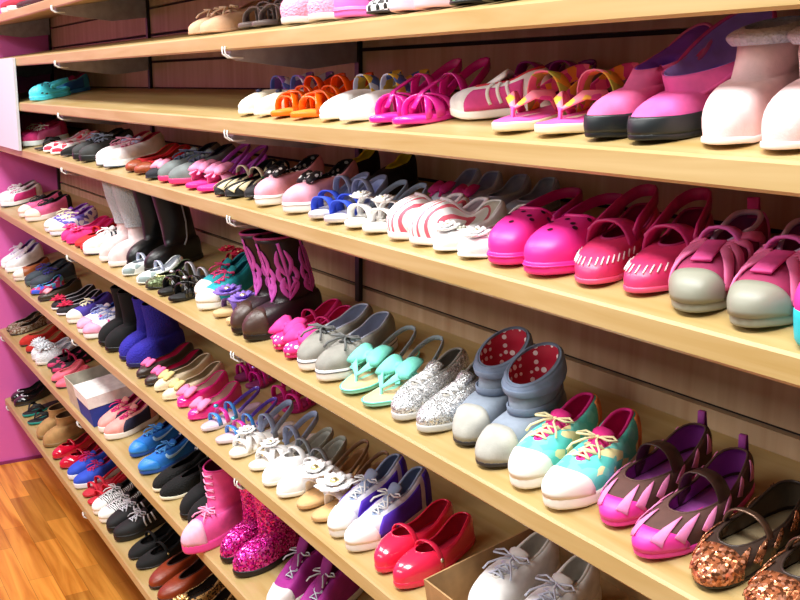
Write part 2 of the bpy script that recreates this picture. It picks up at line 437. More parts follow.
def pompom(par, c, size, spec, n=46, name='pompom', flat=.6):
    m = MB(); c = Vector(c); rd = random.Random(n)
    for i in range(n):
        a = rd.random()*2*pi; b = rd.random()*1.45; d = Vector((sin(b)*cos(a), sin(b)*sin(a), cos(b)*flat))
        e = c + d*size*(.75 + .3*rd.random()); md = c + d*size*.5 + Vector((rd.uniform(-1, 1), rd.uniform(-1, 1), rd.uniform(0, 1)))*size*.1
        m.tube([c + d*size*.1, md, e], [size*.09, size*.1, size*.03], 5)
    return m.build(name, spec, par)
def lacing(S, par, spec, rows=4, t0=.34, t1=.6, r=.0013, knot=True, loose=0.0, xw=.3, seed=1):
    m = MB(); rd = random.Random(seed); last = None
    def tp(t, x):
        f = (t - S.o)/(S.oe - S.o); z = S.rim(0).z
        zz = lerp(S.ht, max(S.hm, S.ht), sm(0, .4, max(0, f))) + S.zs(t)
        if S.rings and t > S.o + .2: zz += (t - S.o - .2)*.0
        return Vector((S.cx(t) + x, S.L*t, zz + .004 - abs(x)*.28))
    pts = []
    for i in range(rows):
        t = lerp(t0, t1, i/(rows - 1)); hw = S.W*xw*(1 + .2*i/rows)/1.6
        pts.append(t)
        m.tube([tp(t, -hw), tp(t, -hw*.4) + Vector((0, 0, .001)), tp(t, hw*.4) + Vector((0, 0, .001)), tp(t, hw)], r)
        if i < rows - 1:
            t2 = lerp(t0, t1, (i + 1)/(rows - 1))
            m.tube([tp(t, hw), tp((t+t2)/2, 0) + Vector((0, 0, .002)), tp(t2, -hw)], r); m.tube([tp(t, -hw), tp((t+t2)/2, 0) + Vector((0, 0, .002)), tp(t2, hw)], r)
    if knot:
        c = tp(t1 - .02, 0) + Vector((0, 0, .003)); z = S.W
        for sg in (-1, 1):
            l = [c, c + Vector((sg*.14*z, -.1*z, .07*z)), c + Vector((sg*.34*z, -.18*z, .09*z)), c + Vector((sg*.44*z, -.02*z, .02*z)), c + Vector((sg*.3*z, .07*z, .04*z)), c + Vector((sg*.1*z, .02*z, .02*z)), c]
            m.tube(l, r*1.1)
            m.tube([c, c + Vector((sg*.12*z, -.22*z, .05*z)), c + Vector((sg*.3*z, -.4*z, -.02*z)), c + Vector((sg*.36*z, -.5*z, -.12*z))], r*1.1)
        m.ball(c, r*2.4)
    return m.build('laces', spec, par)

# ---- shoe kinds. every builder gets (par, side, options)
def k_sneaker(par, side, c='FFFFFF', sole='rubber:F2F2EE', toe=None, lace='FFFFFF', tongue=None, lining=None, stripe=None, swoosh=None, heel=None, sstripe=None, L=.16, W=.066, high=0, hook=True, mud=None, panel=None, slh=.017, laces=True, knot=True, dots=None):
    S = Last(L, W, side, sole=slh, o=.3, ht=.027, hm=.03 + high*.5, hh=.042 + high, qw=.66, qf=.5, bul=.003)
    S.soleslab(sole, par); S.upper(c, par); S.lining(lining or c, par); S.insole(lining or c, par, .88)
    if sstripe: S.soleline(sstripe, par, .62)
    if mud: 
        o = S.zs; S.soleline(mud, par, .12, .0016)
    if toe: S.toecap(toe, par)
    if heel: S.patch(heel, par, 'heel_counter', pi - .75, pi + .75, 0, .8, .0012)
    S.binding(lining or tongue or c, par, .0022)
    m = MB(); rows = []                       # tongue
    for i in range(7):
        f = i/6; t = lerp(.3, .58, f); w = S.W*(.13 + .1*f); z = S.zs(t) + lerp(.022, .045 + high*.9, f)
        rows.append([Vector((S.cx(t) + w*q, S.L*t + .006*f, z - abs(q)**2*.006)) for q in (-1, -.6, 0, .6, 1)] + [Vector((S.cx(t) + w*q, S.L*t + .006*f + .003, z - abs(q)**2*.006 - .002)) for q in (1, .6, 0, -.6, -1)])
    m.grid(rows, True, True, True).build('tongue', tongue or c, par)
    if laces: lacing(S, par, lace, 4, .33, .56, .0013, knot)
    if stripe:
        m = MB()
        for sg in (1, -1):
            for k in range(3):
                p = lerp(1.45, 1.85, k/2)
                S.stripe(MB(), [(sg*(p - .14), .9), (sg*(p + .12), .12)], .0045).build('side_stripe', stripe, par)
    if swoosh:
        m = MB()
        for sg in (1, -1):
            pa = [(1.15, .62), (1.3, .36), (1.6, .33), (2.0, .5), (2.4, .72)]
            P = S.path_on([(sg*a, b) for a, b in pa], .0014, 12); pp = [a for a, b in P]
            wd = [(pp[min(i+1, 12)] - pp[max(0, i-1)]).normalized().cross(P[i][1]) for i in range(13)]
            m.ribbon(pp, wd, [.0025 + .0075*sin(pi*min(1, (i/12)*1.25)**.7)*(1 - .75*i/12) if i < 12 else .0012 for i in range(13)], .0012)
        m.build('side_logo', swoosh, par)
    if panel:
        for sg in (1, -1): S.patch(panel, par, 'side_panel', sg*1.0, sg*2.2, .02, .62, .001)
    return S
def k_canvas(par, side, c, sole='rubber:F4F2EC', lace='FFF6D0', lining=None, toe='rubber:F6F4EE', L=.16, W=.066, high=0, **k):
    return k_sneaker(par, side, c=c, sole=sole, lace=lace, lining=lining, tongue=lining, toe=toe, L=L, W=W, high=high, slh=.015, sstripe=k.pop('sstripe', None), **k)
def k_flat(par, side, c, sole='rubber:2A2220', ins='rubber:C9B090', lining=None, strap=None, bow_=None, bows=.03, flw=None, pom=None, toe=None, L=.16, W=.062, trim=None, slh=.004, lift=.0, btn=None, o=.27, ht=.02, pt=2.3, bead=None, strh=.04, st=.48, stw=.009, rays=None, loop=None, toev=.85):
    S = Last(L, W, side, sole=slh, lift=lift, o=o, ht=ht, hm=.02, hh=.036, qw=.86, qf=.9, bul=.002, pt=pt, pv=.7)
    S.soleslab(sole, par, .985); S.upper(c, par); S.lining(lining or ins, par); S.insole(ins, par, .9)
    S.binding(trim or c, par, .0013)
    if toe: S.toecap(toe, par, .2, toev)
    if loop: MB().ribbon([(0, L*.955, S.zs(1) + .034), (0, L*.97, S.zs(1) + .05), (0, L*.985, S.zs(1) + .05), (0, L*.985, S.zs(1) + .028)], (1, 0, 0), .009, .002).build('pull_loop', loop, par)
    if strap:
        m = MB(); S.over(m, st, strh, stw, .002); so = m.build('strap', strap, par)
        MB().ball((S.cx(st) + side*S.hw(st)*.97, S.L*st, S.zs(st) + .014), .0035, .6, 1, 1).build('button', btn or 'metal:D8D0C0', so)
    if bow_: bow(par, S.rim(0) + Vector((0, -.005, .003)), bows, bow_, tilt=.35)
    if flw: flower(par, S.rim(0) + Vector((0, -.008, .001)), bows, flw, 'metal:E8D8A0', layers=2)
    if pom: pompom(par, S.rim(0) + Vector((0, -.01, 0)), bows, pom)
    if bead:
        m = MB()
        for i in range(9): MB().ball(S.on(lerp(-.7, .7, i/8), .93, .001), .0026).build('bead', bead, par)
    if rays:
        m = MB()
        for q in (.35, .75, 1.15, 1.55, 1.95, 2.35):
            for sg in (-1, 1):
                pa = S.path_on([(sg*q, .2), (sg*(q + .05), .85)], .0014, 4); pp = [a for a, b in pa]
                wd = [(pp[min(i+1, 4)] - pp[max(0, i-1)]).normalized().cross(pa[i][1]) for i in range(5)]
                MB().ribbon(pp, wd, [.014, .011, .008, .004, .0008], .001).build('petal', rays, par)
    return S
def k_slipon(par, side, c, sole='rubber:F2F0EA', lining=None, sstripe=None, lace=None, bow_=None, bows=.035, L=.16, W=.066, slh=.014, toe=None, ins=None, stitch=None, fur=None, panel=None, o=.38, strap=None, hm=.034):
    S = Last(L, W, side, sole=slh, o=o, ht=.028, hm=hm*.9, hh=.042, qw=.78, qf=.75, bul=.003)
    S.soleslab(sole, par); S.upper(c, par); S.lining(lining or c, par); S.insole(ins or lining or c, par, .88); S.binding(lining or c, par, .0018)
    if sstripe: S.soleline(sstripe, par, .75)
    if toe: S.toecap(toe, par, .2, .8)
    if lace: lacing(S, par, lace, 2, .34, .4, .0017, True)
    if bow_: bow(par, S.rim(0) + Vector((0, -.004, .004)), bows, bow_, tilt=.4)
    if panel:
        for sg in (1, -1): S.patch(panel, par, 'side_panel', sg*.9, sg*2.5, .02, .7, .001)
    if stitch:
        N = 17
        for i in range(N):
            p = lerp(-1.25, 1.25, i/(N-1)); a = S.on(p, .3, .0008); b = S.on(p, .47, .0008); MB().tube([a, (a+b)/2, b], .0009, 5).build('stitch', stitch, par)
    if strap:
        S.over(MB(), .48, .046, .034, .0035).build('strap', strap, par); S.heelstrap(MB(), .45, .03, .056, .014, .003, .92).build('heel_strap', strap, par)
    return S
def k_clog(par, side, c, strap=None, lining=None, L=.15, W=.072, rivet=None, fleece=None):
    S = Last(L, W, side, sole=.014, o=.46, ht=.036, hm=.008, hh=.012, qw=.9, qf=.92, bul=.004, heel=.88, pt=2.8, pv=.75)
    S.soleslab(c, par, 1.02); S.upper(c, par); S.lining(lining or c, par); S.insole(lining or c, par, .88); S.binding(c, par, .0026)
    S.soleline('rubber:' + c.split(':')[-1], par, .7, .0012, 1.02)
    m = MB()
    for (p, v) in ((-.5, .66), (0, .62), (.5, .66), (-.9, .8), (-.3, .76), (.3, .76), (.9, .8), (-.62, .9), (0, .88), (.62, .9)):
        a = S.on(p, v, .0003); n = S.nrm(p, v); u = n.cross(Vector((1, 0, 0))).normalized(); w_ = n.cross(u)
        m = MB(); r = .0031
        m.v += [tuple(a + n*.0002 + (u*cos(2*pi*k/10) + w_*sin(2*pi*k/10))*r) for k in range(10)]; m.f.append(tuple(range(10))); m.build('vent_hole', 'rubber:3A1028', par)
    for sg in (1, -1):
        for q in (.95, 1.2):
            a = S.on(sg*q, .2, .0004); n = S.nrm(sg*q, .2); u = Vector((0, 0, 1)); w_ = n.cross(u).normalized(); m = MB()
            m.v += [tuple(a + (u*.0022*cos(2*pi*k/10) + w_*.0045*sin(2*pi*k/10))) for k in range(10)]; m.f.append(tuple(range(10))); m.build('side_hole', 'rubber:3A1028', par)
    m = MB(); S.heelstrap(m, .5, .022, .034, .013, .003, .99); so = m.build('heel_strap', strap or c, par)
    for sg in (1, -1):
        q = S.out(sg*math.acos(0.0), .99); MB().ball((q.x, q.y, S.zs(.5) + .021), .005, .7, 1, 1).build('rivet', rivet or c, so)
    return S
def k_sandal(par, side, sole='rubber:E8D8C0', bed='D8B890', straps=((.3, .026, .014), ), sc='FFFFFF', heel=None, heelh=.034, ankle=None, thong=None, flw=None, bow_=None, bows=.036, L=.16, W=.062, slh=.008, lift=.0, back=None, cross=False, gem=None, sc2=None, tbar=None, bt=.3, petals=8, rimc=None, hw_=.008, vamp=None, vo=.4, aw=.009):
    S = Last(L, W, side, sole=slh, lift=lift, heel=.82)
    S.soleslab(sole, par); S.insole(bed, par, .95, .0018)
    if vamp:
        S.o = vo; S.ht = .027; S.hm = .02; S.qw = .82
        rows = []
        for v in [i/8 for i in range(9)] + [1, .9, .7, .4, .1]:
            ins = 0 if len(rows) < 9 else .0018
            rows.append([S.pt_(lerp(-1.5, 1.5, j/20), v, ins) for j in range(21)])
        MB().grid(rows).build('vamp', vamp, par)
    if rimc: S.soleline(rimc, par, .9, .0014)
    for i, (t, h, w_) in enumerate(straps):
        m = MB(); S.over(m, t, h, w_, .0025); m.build('strap', (sc2 if sc2 and i % 2 else sc), par)
    if cross:
        m = MB(); S.over(m, .2, .026, .011, .0025, .42); S.over(m, .42, .028, .011, .0025, .2); m.build('cross_strap', sc, par)
    if thong:
        m = MB(); t0 = Vector((0, L*.16, S.zs(.2)))
        for sg in (1, -1):
            e = Vector((S.cx(.5) + sg*S.hw(.5)*.97, L*.5, S.zs(.5)))
            m.ribbon([t0, t0 + Vector((0, .004, .014)), t0.lerp(e, .4) + Vector((sg*.006, 0, .026)), t0.lerp(e, .75) + Vector((sg*.006, 0, .022)), e], (0, 1, .6), [.004, .006, thong_w(w=.013), .014, .012], .0028)
        m.build('thong_strap', thong, par)
    if tbar:
        m = MB(); m.ribbon([(0, L*.18, S.zs(.2) + .012), (S.cx(.3), L*.28, S.zs(.3) + .03), (S.cx(.45), L*.42, S.zs(.4) + .038), (S.cx(.55), L*.55, S.zs(.5) + .044)], (1, 0, 0), .009, .0022); m.build('t_bar', tbar, par)
    if ankle:
        m = MB(); S.over(m, .6, .046, aw, .0022); m.build('ankle_strap', ankle, par)
    if heel:
        m = MB(); S.heelstrap(m, .56, .008, heelh, hw_, .0022); m.build('heel_strap', heel, par)
    if back:
        m = MB(); a0 = 1.9; rows = []
        for i in range(5):
            f = i/4; rows.append([Vector((q.x, q.y - .003*f, S.zs(.9) + f*.034*(sin(pi*j/12)**.6))) for j in range(13) for q in [S.out(lerp(a0, 2*pi - a0, j/12), .97 - .03*f)]])
        for i in range(4, -1, -1):
            f = i/4; rows.append([Vector((q.x, q.y - .003*f, S.zs(.9) + f*.033*(sin(pi*j/12)**.6))) for j in range(13) for q in [S.out(lerp(a0, 2*pi - a0, j/12), .93 - .03*f)]])
        m.grid(rows).build('heel_cup', back, par)
    top = Vector((S.cx(bt), L*bt, S.zs(bt) + max([h for t, h, w_ in straps] or [.026]) + .002))
    if flw: flower(par, top, bows, flw, gem or 'metal:F0E0A0', petals, layers=2)
    if bow_: bow(par, top, bows, bow_, tilt=.25)
    if gem and not flw: MB().ball(top, .006, 1, 1, .6).build('gem', gem, par)
    return S
def thong_w(w): return w
def k_flip(par, side, **o): 
    o.setdefault('straps', ()); return k_sandal(par, side, **o)
def k_boot(par, side, c, sole='rubber:2B2422', shaft=.10, lean=(0, 0), rx=.033, ry=.04, cuff=None, cuffh=.018, lining='2A2024', lace=None, L=.165, W=.07, flame=None, foot=None, toe=None, slh=.012, strap=None, flare=1.08, wr=0, zipc=None, fcuff=False, tilt=0, trim=None, toph=.044, footh=.62, qw=.86):
    yc = L*.68; n = 4; R = []
    for i in range(1, n + 1):
        f = i/n; r = lerp(1.0, flare, f)*(1 + wr*(.5 - (i % 2)))
        R.append((lean[0]*f**1.3, yc + lean[1]*f**1.3 + .004*f, slh + .052 + (shaft - .052)*f, rx*r, ry*r, .004*(1-f) - .3*lean[1]*f + tilt*f))
    S = Last(L, W, side, sole=slh, o=.4, ht=toph, hm=toph, hh=.046, qw=qw, qf=.95, bul=.003, rings=R, pv=.85)
    S.soleslab(sole, par, 1.02); S.upper(c, par); S.lining(lining, par)
    if foot: S.patch(foot, par, 'rubber_foot', -pi, pi, 0, footh, .0016, 30, 7)
    if toe: S.toecap(toe, par, .22, .75)
    S.binding(trim or cuff or c, par, .0022)
    if cuff:
        m = MB(); rows = []; z0 = 1 + n
        for i in range(7):
            f = i/6; v = z0 - f*cuffh/((shaft - .052)/n); o_ = .003 + .004*sin(pi*f) if not fcuff else .005 + .006*sin(pi*f)
            rows.append([S.pt_(p, v) + S.nrm(p, v)*o_ for p in PH])
        rows = [[S.pt_(p, z0, .004) + Vector((0, 0, .003)) for p in PH]] + rows
        m.grid(rows, True).build('cuff', cuff, par)
    if lace: lacing(S, par, lace, 3, .32, .42, .0016, True)
    if lace:
        m = MB()
        for i in range(5):
            v = 1.2 + i*.8
            if v > n + .8: break
            a = S.on(-.45, v, .002); b = S.on(.45, v + .25, .002); c_ = S.on(0, v + .12, .004); m.tube([a, c_, b], .0015); a = S.on(.45, v, .002); b = S.on(-.45, v + .25, .002); m.tube([a, c_ + Vector((0, -.001, .001)), b], .0015)
        m.build('shaft_laces', lace, par)
    if flame:
        m = MB()
        for ph in (-1.1, 0.0, 1.1, 2.2, -2.2):
            for sg in (-1, 1):
                for (v0, v1, dp, w_) in ((1.1, 2.3, .34, .009), (1.5, 3.2, .42, .009), (2.3, 4.2, .3, .008)):
                    pa = S.path_on([(ph, v0), (ph + sg*dp, (v0 + v1)/2), (ph + sg*dp*.5, v1)], .0016, 7); pp = [a for a, b in pa]
                    wd = [(pp[min(i+1, 7)] - pp[max(0, i-1)]).normalized().cross(pa[i][1]) for i in range(8)]
                    m.ribbon(pp, wd, [w_*(.35 + .8*sin(pi*i/7)) if i < 7 else .0008 for i in range(8)], .0014)
            S.stripe(m, [(ph, .95), (ph, 2.5), (ph, 4.7)], .006, .0016)
        m.build('flame_inlay', flame, par)
    if strap:
        m = MB(); pa = [S.on(p, 1.25, .002) for p in PH]; m.ribbon(pa, (0, 0, 1), .01, .002, close=True); m.build('ankle_strap', strap, par)
    if zipc:
        m = MB(); S.stripe(m, [(1.7, .6), (1.7, 2.5), (1.7, 4.8)], .004); m.build('zip', zipc, par)
    return S
def k_slipper(par, side, c, pomc=None, sole='rubber:D8D0C8', L=.16, W=.07, lining=None):
    S = Last(L, W, side, sole=.01, o=.42, ht=.042, hm=.018, hh=.028, qw=.85, qf=.85, bul=.005)
    S.soleslab(sole, par); S.upper(c, par); S.lining(lining or c, par); S.insole(lining or c, par); S.binding(lining or c, par, .003)
    if pomc: pompom(par, S.pt_(0, .75), .036, pomc, 110, 'fringe', .75)
    return S
def k_sport(par, side, c='F478AC', toe='rubber:8E8F80', inner='9A2858', L=.165, W=.076):
    S = Last(L, W, side, sole=.011, o=.5, ht=.034, hm=.038, hh=.046, qw=.72, qf=.7, bul=.003)
    S.soleslab(toe, par, 1.02); S.upper(inner, par); S.lining('A85090', par); S.insole('B05080', par, .88); S.binding('D8B8D0', par, .003)
    S.toecap(toe, par, .17, .48, .003, 'toe_bumper')
    for sg in (1, -1):
        for a, b in ((.62, .9), (.95, 1.2), (1.3, 1.55), (1.75, 2.0)):
            S.stripe(MB(), [(sg*b, .1), (sg*(a + b)/2, .55), (sg*a*.55, .92)], .011, .0022, .0026).build('side_strap', c, par)
        S.stripe(MB(), [(sg*1.2, .12), (sg*1.7, .2), (sg*2.6, .16)], .012, .002, .002).build('side_rail', c, par)
    S.stripe(MB(), [(0, .6), (0, .8), (0, .98)], .02, .003, .003).build('centre_strap', 'E8509A', par)
    S.over(MB(), .56, .05, .02, .003).build('ankle_strap', 'E468B8', par)
    S.patch('D868B0', par, 'heel_counter', pi - .7, pi + .7, 0, .95, .002)
    MB().ribbon([(0, L*.96, .05), (0, L*.975, .07), (0, L*.99, .07), (0, L*.985, .04)], (1, 0, 0), .012, .002).build('pull_loop', 'E03C90', par)
    return S
KIND = dict(sport=(k_sport, 'sandal'), sneaker=(k_sneaker, 'sneaker'), canvas=(k_canvas, 'sneaker'), flat=(k_flat, 'flat_shoe'), slipon=(k_slipon, 'slip_on_shoe'), clog=(k_clog, 'clog'),
            sandal=(k_sandal, 'sandal'), flip=(k_flip, 'flip_flop'), boot=(k_boot, 'boot'), slipper=(k_slipper, 'slipper'))
ORD = dict(T='topmost shelf', A='second shelf down', B='third shelf down', C='fourth shelf down', D='fifth shelf down', E='sixth shelf down', F='seventh shelf down', G='lowest shelf')
Q = []
def shoe(sh, at, kind, label, group, opt, th=12, side=1, h=0, rx=0, ry=0, free=False):
    """at = (px, y): toe tip where the line y of that shelf shows at px; ('p', px, py): where that shelf's top shows at (px, py)"""
    p = shelf_pt(sh, at[1], 0, at[2]) if at[0] == 'p' else shelf_pt(sh, at[0], at[1])
    opt = dict(opt); opt.setdefault('L', .16); opt.setdefault('W', .064)
    Q.append(dict(sh=sh, x=p.x, y=p.y if at[1] < 0 else max(.006, p.y), kind=kind, label=label, group=group, opt=opt, th=th + random.uniform(-2.5, 2.5), side=side, h=h, rx=rx, ry=ry, free=free, hw=(opt['W']/2*1.03 + .0015)/cos(radians(th))))
def settle():
    """shoes never share the same bit of shelf: push neighbours apart sideways until they only touch"""
    for q in Q: q['x0'] = q['x']
    for it in range(400):
        mv = 0
        for i, a in enumerate(Q):
            if a['free']: continue
            for b in Q[i+1:]:
                if b['sh'] != a['sh'] or b['free']: continue
                if a['y'] > b['y'] + b['opt']['L']*.97 or b['y'] > a['y'] + a['opt']['L']*.97: continue
                ta = math.tan(radians(a['th'])); dy = b['y'] - a['y']
                d = (b['x'] + dy*ta) - a['x']; n = a['hw'] + b['hw']
                if abs(d) < n - 1e-5:
                    s_ = (1 if d >= 0 else -1)*(n - abs(d))*.52; b['x'] += s_*.5; a['x'] -= s_*.5; mv += 1
        for a in Q:
            lo = XW + .006 + a['hw'] + .16*sin(radians(max(0, a['th']))); a['x'] = max(a['x'], lo)
        if not mv: break
def build_all():
    for q in Q:
        fn, nm = KIND[q['kind']]; sh = q['sh']
        p = Vector((q['x'], q['y'], ZS[sh] + TH + SLO/DEP*q['y'])); nml = Vector((0, -sin(ANG), cos(ANG)))
        R = Matrix.Rotation(ANG, 3, 'X') @ Matrix.Rotation(radians(q['th']), 3, 'Z') @ Matrix.Rotation(radians(q['rx']), 3, 'X') @ Matrix.Rotation(radians(q['ry']), 3, 'Y')
        e = empty(nm, p + nml*(q['h'] + .0004), R.to_euler()); fn(e, q['side'], **q['opt'])
        cat = dict(sport='sandal', sneaker='sneaker', canvas='sneaker', flat='flat shoe', slipon='slip-on shoe', clog='clog', sandal='sandal', flip='flip-flop', boot='boot', slipper='slipper')[q['kind']]
        tag(e, q['label'], cat, q['group'])
def pair(sh, a, b, kind, desc, opt, th=12, th2=None, **k):
    """two shoes; desc is the wording after the colour place"""
    kk = dict(k); 
    w_ = ORD[sh]
    shoe(sh, a, kind, f'{desc}, left of its pair, {w_}', 'pair of ' + desc, opt, th, side=-1, **kk)
    shoe(sh, b, kind, f'{desc}, right of its pair, {w_}', 'pair of ' + desc, opt, th if th2 is None else th2, side=1, **kk)
def one(sh, a, kind, desc, opt, th=12, **k):
    shoe(sh, a, kind, f'{desc}, {ORD[sh]}', None, opt, th, **k)

# ------------------------------------------------------------------ what stands on the shelves
# T: topmost shelf, only its left end shows
pair('T', (2, .03), (9, .03), 'sneaker', 'crimson and white sneaker in top left corner', dict(c='B5213F', lace='F0E0E4', sole='rubber:E8D8DA'))
pair('T', (17, .02), (24, .02), 'flat', 'dark plum flat near top left corner', dict(c='4A1626', ins='7A3040'))
# A
pair('A', (190, .03), (202, .03), 'slipon', 'tan suede moccasin with thin lace bow', dict(c='suede:DDB08E', sole='suede:C89A76', lace='E8C8AA', lining='C89C80', slh=.005, L=0.18), th=8)
pair('A', (240, .06), (256, .06), 'sandal', 'grey brown strappy sandal behind tan moccasins', dict(sole='rubber:6A5A58', bed='7A6A66', sc='leather:8A7A78', straps=((.25, .03, .008), (.4, .036, .008), (.55, .042, .008)), heel='leather:8A7A78', cross=True))
pair('A', (284, .012), (314, .012), 'slipper', 'pale pink puffy slipper', dict(c='fuzzy:FFA6C8', lining='fuzzy:FFC0DA', W=.076, L=.15), th=8)
one('A', (350, .012), 'clog', 'orchid pink foam clog beside the pale pink slippers', dict(c='rubber:F078D0', L=.14), th=8)
one('A', (376, .02), 'flat', 'black and white check flat beside orchid clog', dict(c='plaid:FFFFFF:1A1A1A', ins='E8A0C0'), th=8)
pair('A', (396, .012), (418, .012), 'sneaker', 'hot pink low sneaker', dict(c='F0408C', sole='rubber:FFD0E4', lace='FFFFFF', W=.06), th=8)
pair('A', (445, .012), (474, .012), 'flat', 'black and green dotted flat', dict(c='dots:141A14:5C8C60', ins='2A3A2A', sole='rubber:101010'), th=8)
# B
one('B', (30, .012), 'clog', 'aqua foam clog at far left end', dict(c='rubber:50E0FA', lining='2AA0D0', L=.13), side=-1, th=10)
one('B', (52, .09), 'sneaker', 'aqua and blue rubber shoe with magenta lining, beside aqua clog', dict(c='rubber:48B8EE', sole='rubber:3A96E8', lining='C0207C', tongue='C0207C', laces=False, panel='rubber:2E74D8', slh=.012, L=.14), th=10)
pair('B', (240, .012), (258, .012), 'sandal', 'cream closed toe sandal with violet floral heel strap', dict(hw_=0.016, aw=0.024, W=0.056, sole='rubber:F4EEDC', bed='E8DCC0', vamp='FFF6E0', straps=(), heel='floral:5A68C0:E8E4FF:9A60C0', ankle='floral:5A68C0:E8E4FF:9A60C0', gem='rubber:2A2A50', L=.165), th=10)
pair('B', (272, .012), (294, .012), 'sandal', 'bright orange strappy sandal', dict(aw=0.014, hw_=0.012, W=0.056, sole='rubber:FF7A10', bed='FF8C28', sc='jelly:FF6A08', straps=((.22, .024, .01), (.34, .03, .01), (.46, .034, .01)), heel='jelly:FF5A08', cross=True, ankle='jelly:FF5A08', L=.16), th=10)
pair('B', (322, .012), (344, .012), 'sandal', 'white closed toe sandal with floral blue strap', dict(hw_=0.016, aw=0.024, W=0.056, sole='rubber:F6F0E4', bed='F6F2EA', vamp='FFFFFF', vo=.46, straps=(), ankle='floral:DCE4FF:5A78C8:E8C040', heel='floral:DCE4FF:5A78C8:E8C040', back='B0BCF0', L=.165), th=10)
pair('B', (372, .012), (408, .012), 'sandal', 'magenta jelly gladiator sandal', dict(hw_=0.012, aw=0.014, W=0.06, sole='jelly:EC28A4', bed='jelly:F040B0', sc='jelly:EE2CA8', straps=((.3, .026, .016),), ankle='jelly:EE2CA8', tbar='jelly:EE2CA8', heel='jelly:D82098', heelh=.05, L=.165, cross=True), th=8)
pair('B', (490, .135), (530, .135), 'sandal', 'metallic purple sandal behind the tipped white shoe', dict(sole='rubber:B01848', bed='B8204C', sc='patent:A824A0', straps=((.3, .034, .03), (.55, .045, .02)), heel='patent:8A1C98', L=.12, W=.06), th=8)
one('B', (452, .075), 'sneaker', 'white and pink low shoe tipped beside purple sandals', dict(c='FFFFFF', sole='rubber:FFF6EE', panel='E8489C', lining='D02840', laces=False, stripe='FFFFFF', L=.14, W=.05, slh=.01), th=-62, h=.002, free=True)
pair('B', ('p', 498, 136), ('p', 545, 139), 'flip', 'pink foam flip-flop with pink yellow floral fabric straps', dict(hw_=0.018, aw=0.022, sole='rubber:F8E8C8', bed='F060B4', thong='floral:FF8AA0:FFC040:F04CA0', heel='floral:FF7AA8:FFB840:E84898', ankle='floral:FF8AA0:FFC040:C8C848', L=.16, W=.066, slh=.01), th=10)
one('B', (592, .012), 'boot', 'small slumped pink snow boot with black rubber foot', dict(c='F26CA6', sole='rubber:15181C', foot='rubber:1C2226', footh=.27, shaft=.06, lean=(.01, .04), lining='8A50D8', trim='F07CB4', W=0.048, L=.13, rx=.022, ry=.026, slh=.006, toph=.036, wr=.16, tilt=-.01), th=4)
one('B', (638, .012), 'boot', 'tall pink snow boot with violet lining and black rubber foot', dict(c='F263B0', sole='rubber:15181C', foot='rubber:1C2226', footh=.28, shaft=.06, lean=(.006, .012), lining='B49AFF', trim='F05CA8', W=0.058, L=.15, rx=.032, ry=.05, flare=1.3, slh=.006, toph=.034, tilt=-.031, zipc=None), th=4)
pair('B', (716, .015), (775, .012), 'boot', 'pale pink suede boot with pale blue fleece cuff', dict(c='suede:FFDCDC', sole='rubber:FFE8E4', shaft=.082, lean=(.0, .006), lining='fuzzy:C8D0E8', cuff='fuzzy:CFD8EE', cuffh=.014, fcuff=True, W=.06, L=.15, rx=.027, ry=.034, slh=.006, flare=1.0, toph=.042), th=14)
# C
pair('C', (17, .014), (24, .014), 'sneaker', 'pink and white sneaker beside the white panel', dict(c='D8307C', sole='rubber:EAF4F8', panel='F070B0', lace='FFFFFF'))
one('C', (36, .012), 'flip', 'thin black thong sandal', dict(sole='rubber:1A1A1A', bed='2A2624', thong='121212', slh=.004))
pair('C', (44, .01), (52, .01), 'flat', 'red and white flower print flat', dict(c='floral:F4F0F0:E02848:FFB8C8', ins='F0C0C8', sole='rubber:F4F0F0', slh=.006), th=10)
one('C', (62, .014), 'flat', 'plain black suede flat beside red print flats', dict(c='suede:151515', ins='221C1C', sole='rubber:0C0C0C'))
pair('C', (74, .01), (82, .01), 'sneaker', 'charcoal sneaker with grey laces', dict(c='3A3C3C', sole='rubber:1E2222', lace='9AA8C0', lining='181A20', laces=True, L=.165))
pair('C', (98, .01), (106, .01), 'sneaker', 'white sneaker with rosy lining and thin dark outsole', dict(c='FFF4F6', sole='rubber:FFFFFF', lining='C8386A', tongue='C0C8F0', lace='E8A0B8', mud='rubber:203040', L=.17))
pair('C', (127, .02), (137, .02), 'flat', 'scarlet flat with brown toe', dict(c='D81828', ins='A85030', sole='rubber:7A3A20', toe='leather:A04A28', L=.15))
one('C', (148, .008), 'flat', 'black flat with two tone pink bow', dict(c='141824', ins='202028', sole='rubber:101010', bow_='FFA0C0', bows=.04))
pair('C', (160, .01), (172, .01), 'sneaker', 'grey sneaker with hot pink sole', dict(c='7C8484', sole='rubber:E83C78', lace='5A6480', lining='2A3048', slh=.012, L=.165))
pair('C', (188, .01), (200, .01), 'sandal', 'hot pink slide with pink bow and lavender back', dict(sole='rubber:F0288C', bed='F03898', sc='F898C4', straps=((.3, .026, .03),), bow_='FF9CC8', bows=.05, heel='C060D8', heelh=.05, back='C868DC', L=.165))
pair('C', (217, .012), (229, .014), 'flat', 'black flat with cream and pink flower straps', dict(W=0.048, c='1A1A1E', ins='2A2428', strap='floral:F4E8C8:E85878:40A878', rays='E8D8B0', sole='rubber:1A1614', L=.15))
one('C', (243, .03), 'flat', 'black flat edged in coral pink', dict(W=0.048, c='18141A', ins='151018', trim='F03C78', strap='F05888', strh=.036, L=.165))
pair('C', (265, .012), (283, .012), 'slipon', 'pink canvas shoe with black dotted bow', dict(W=0.06, c='F8A8BC', sole='rubber:F8F4F2', bow_='dots:141018:FFFFFF', bows=.036, lining='dots:141018:FFFFFF', sstripe='rubber:D0C4C0', slh=.017, L=.15, hm=.03))
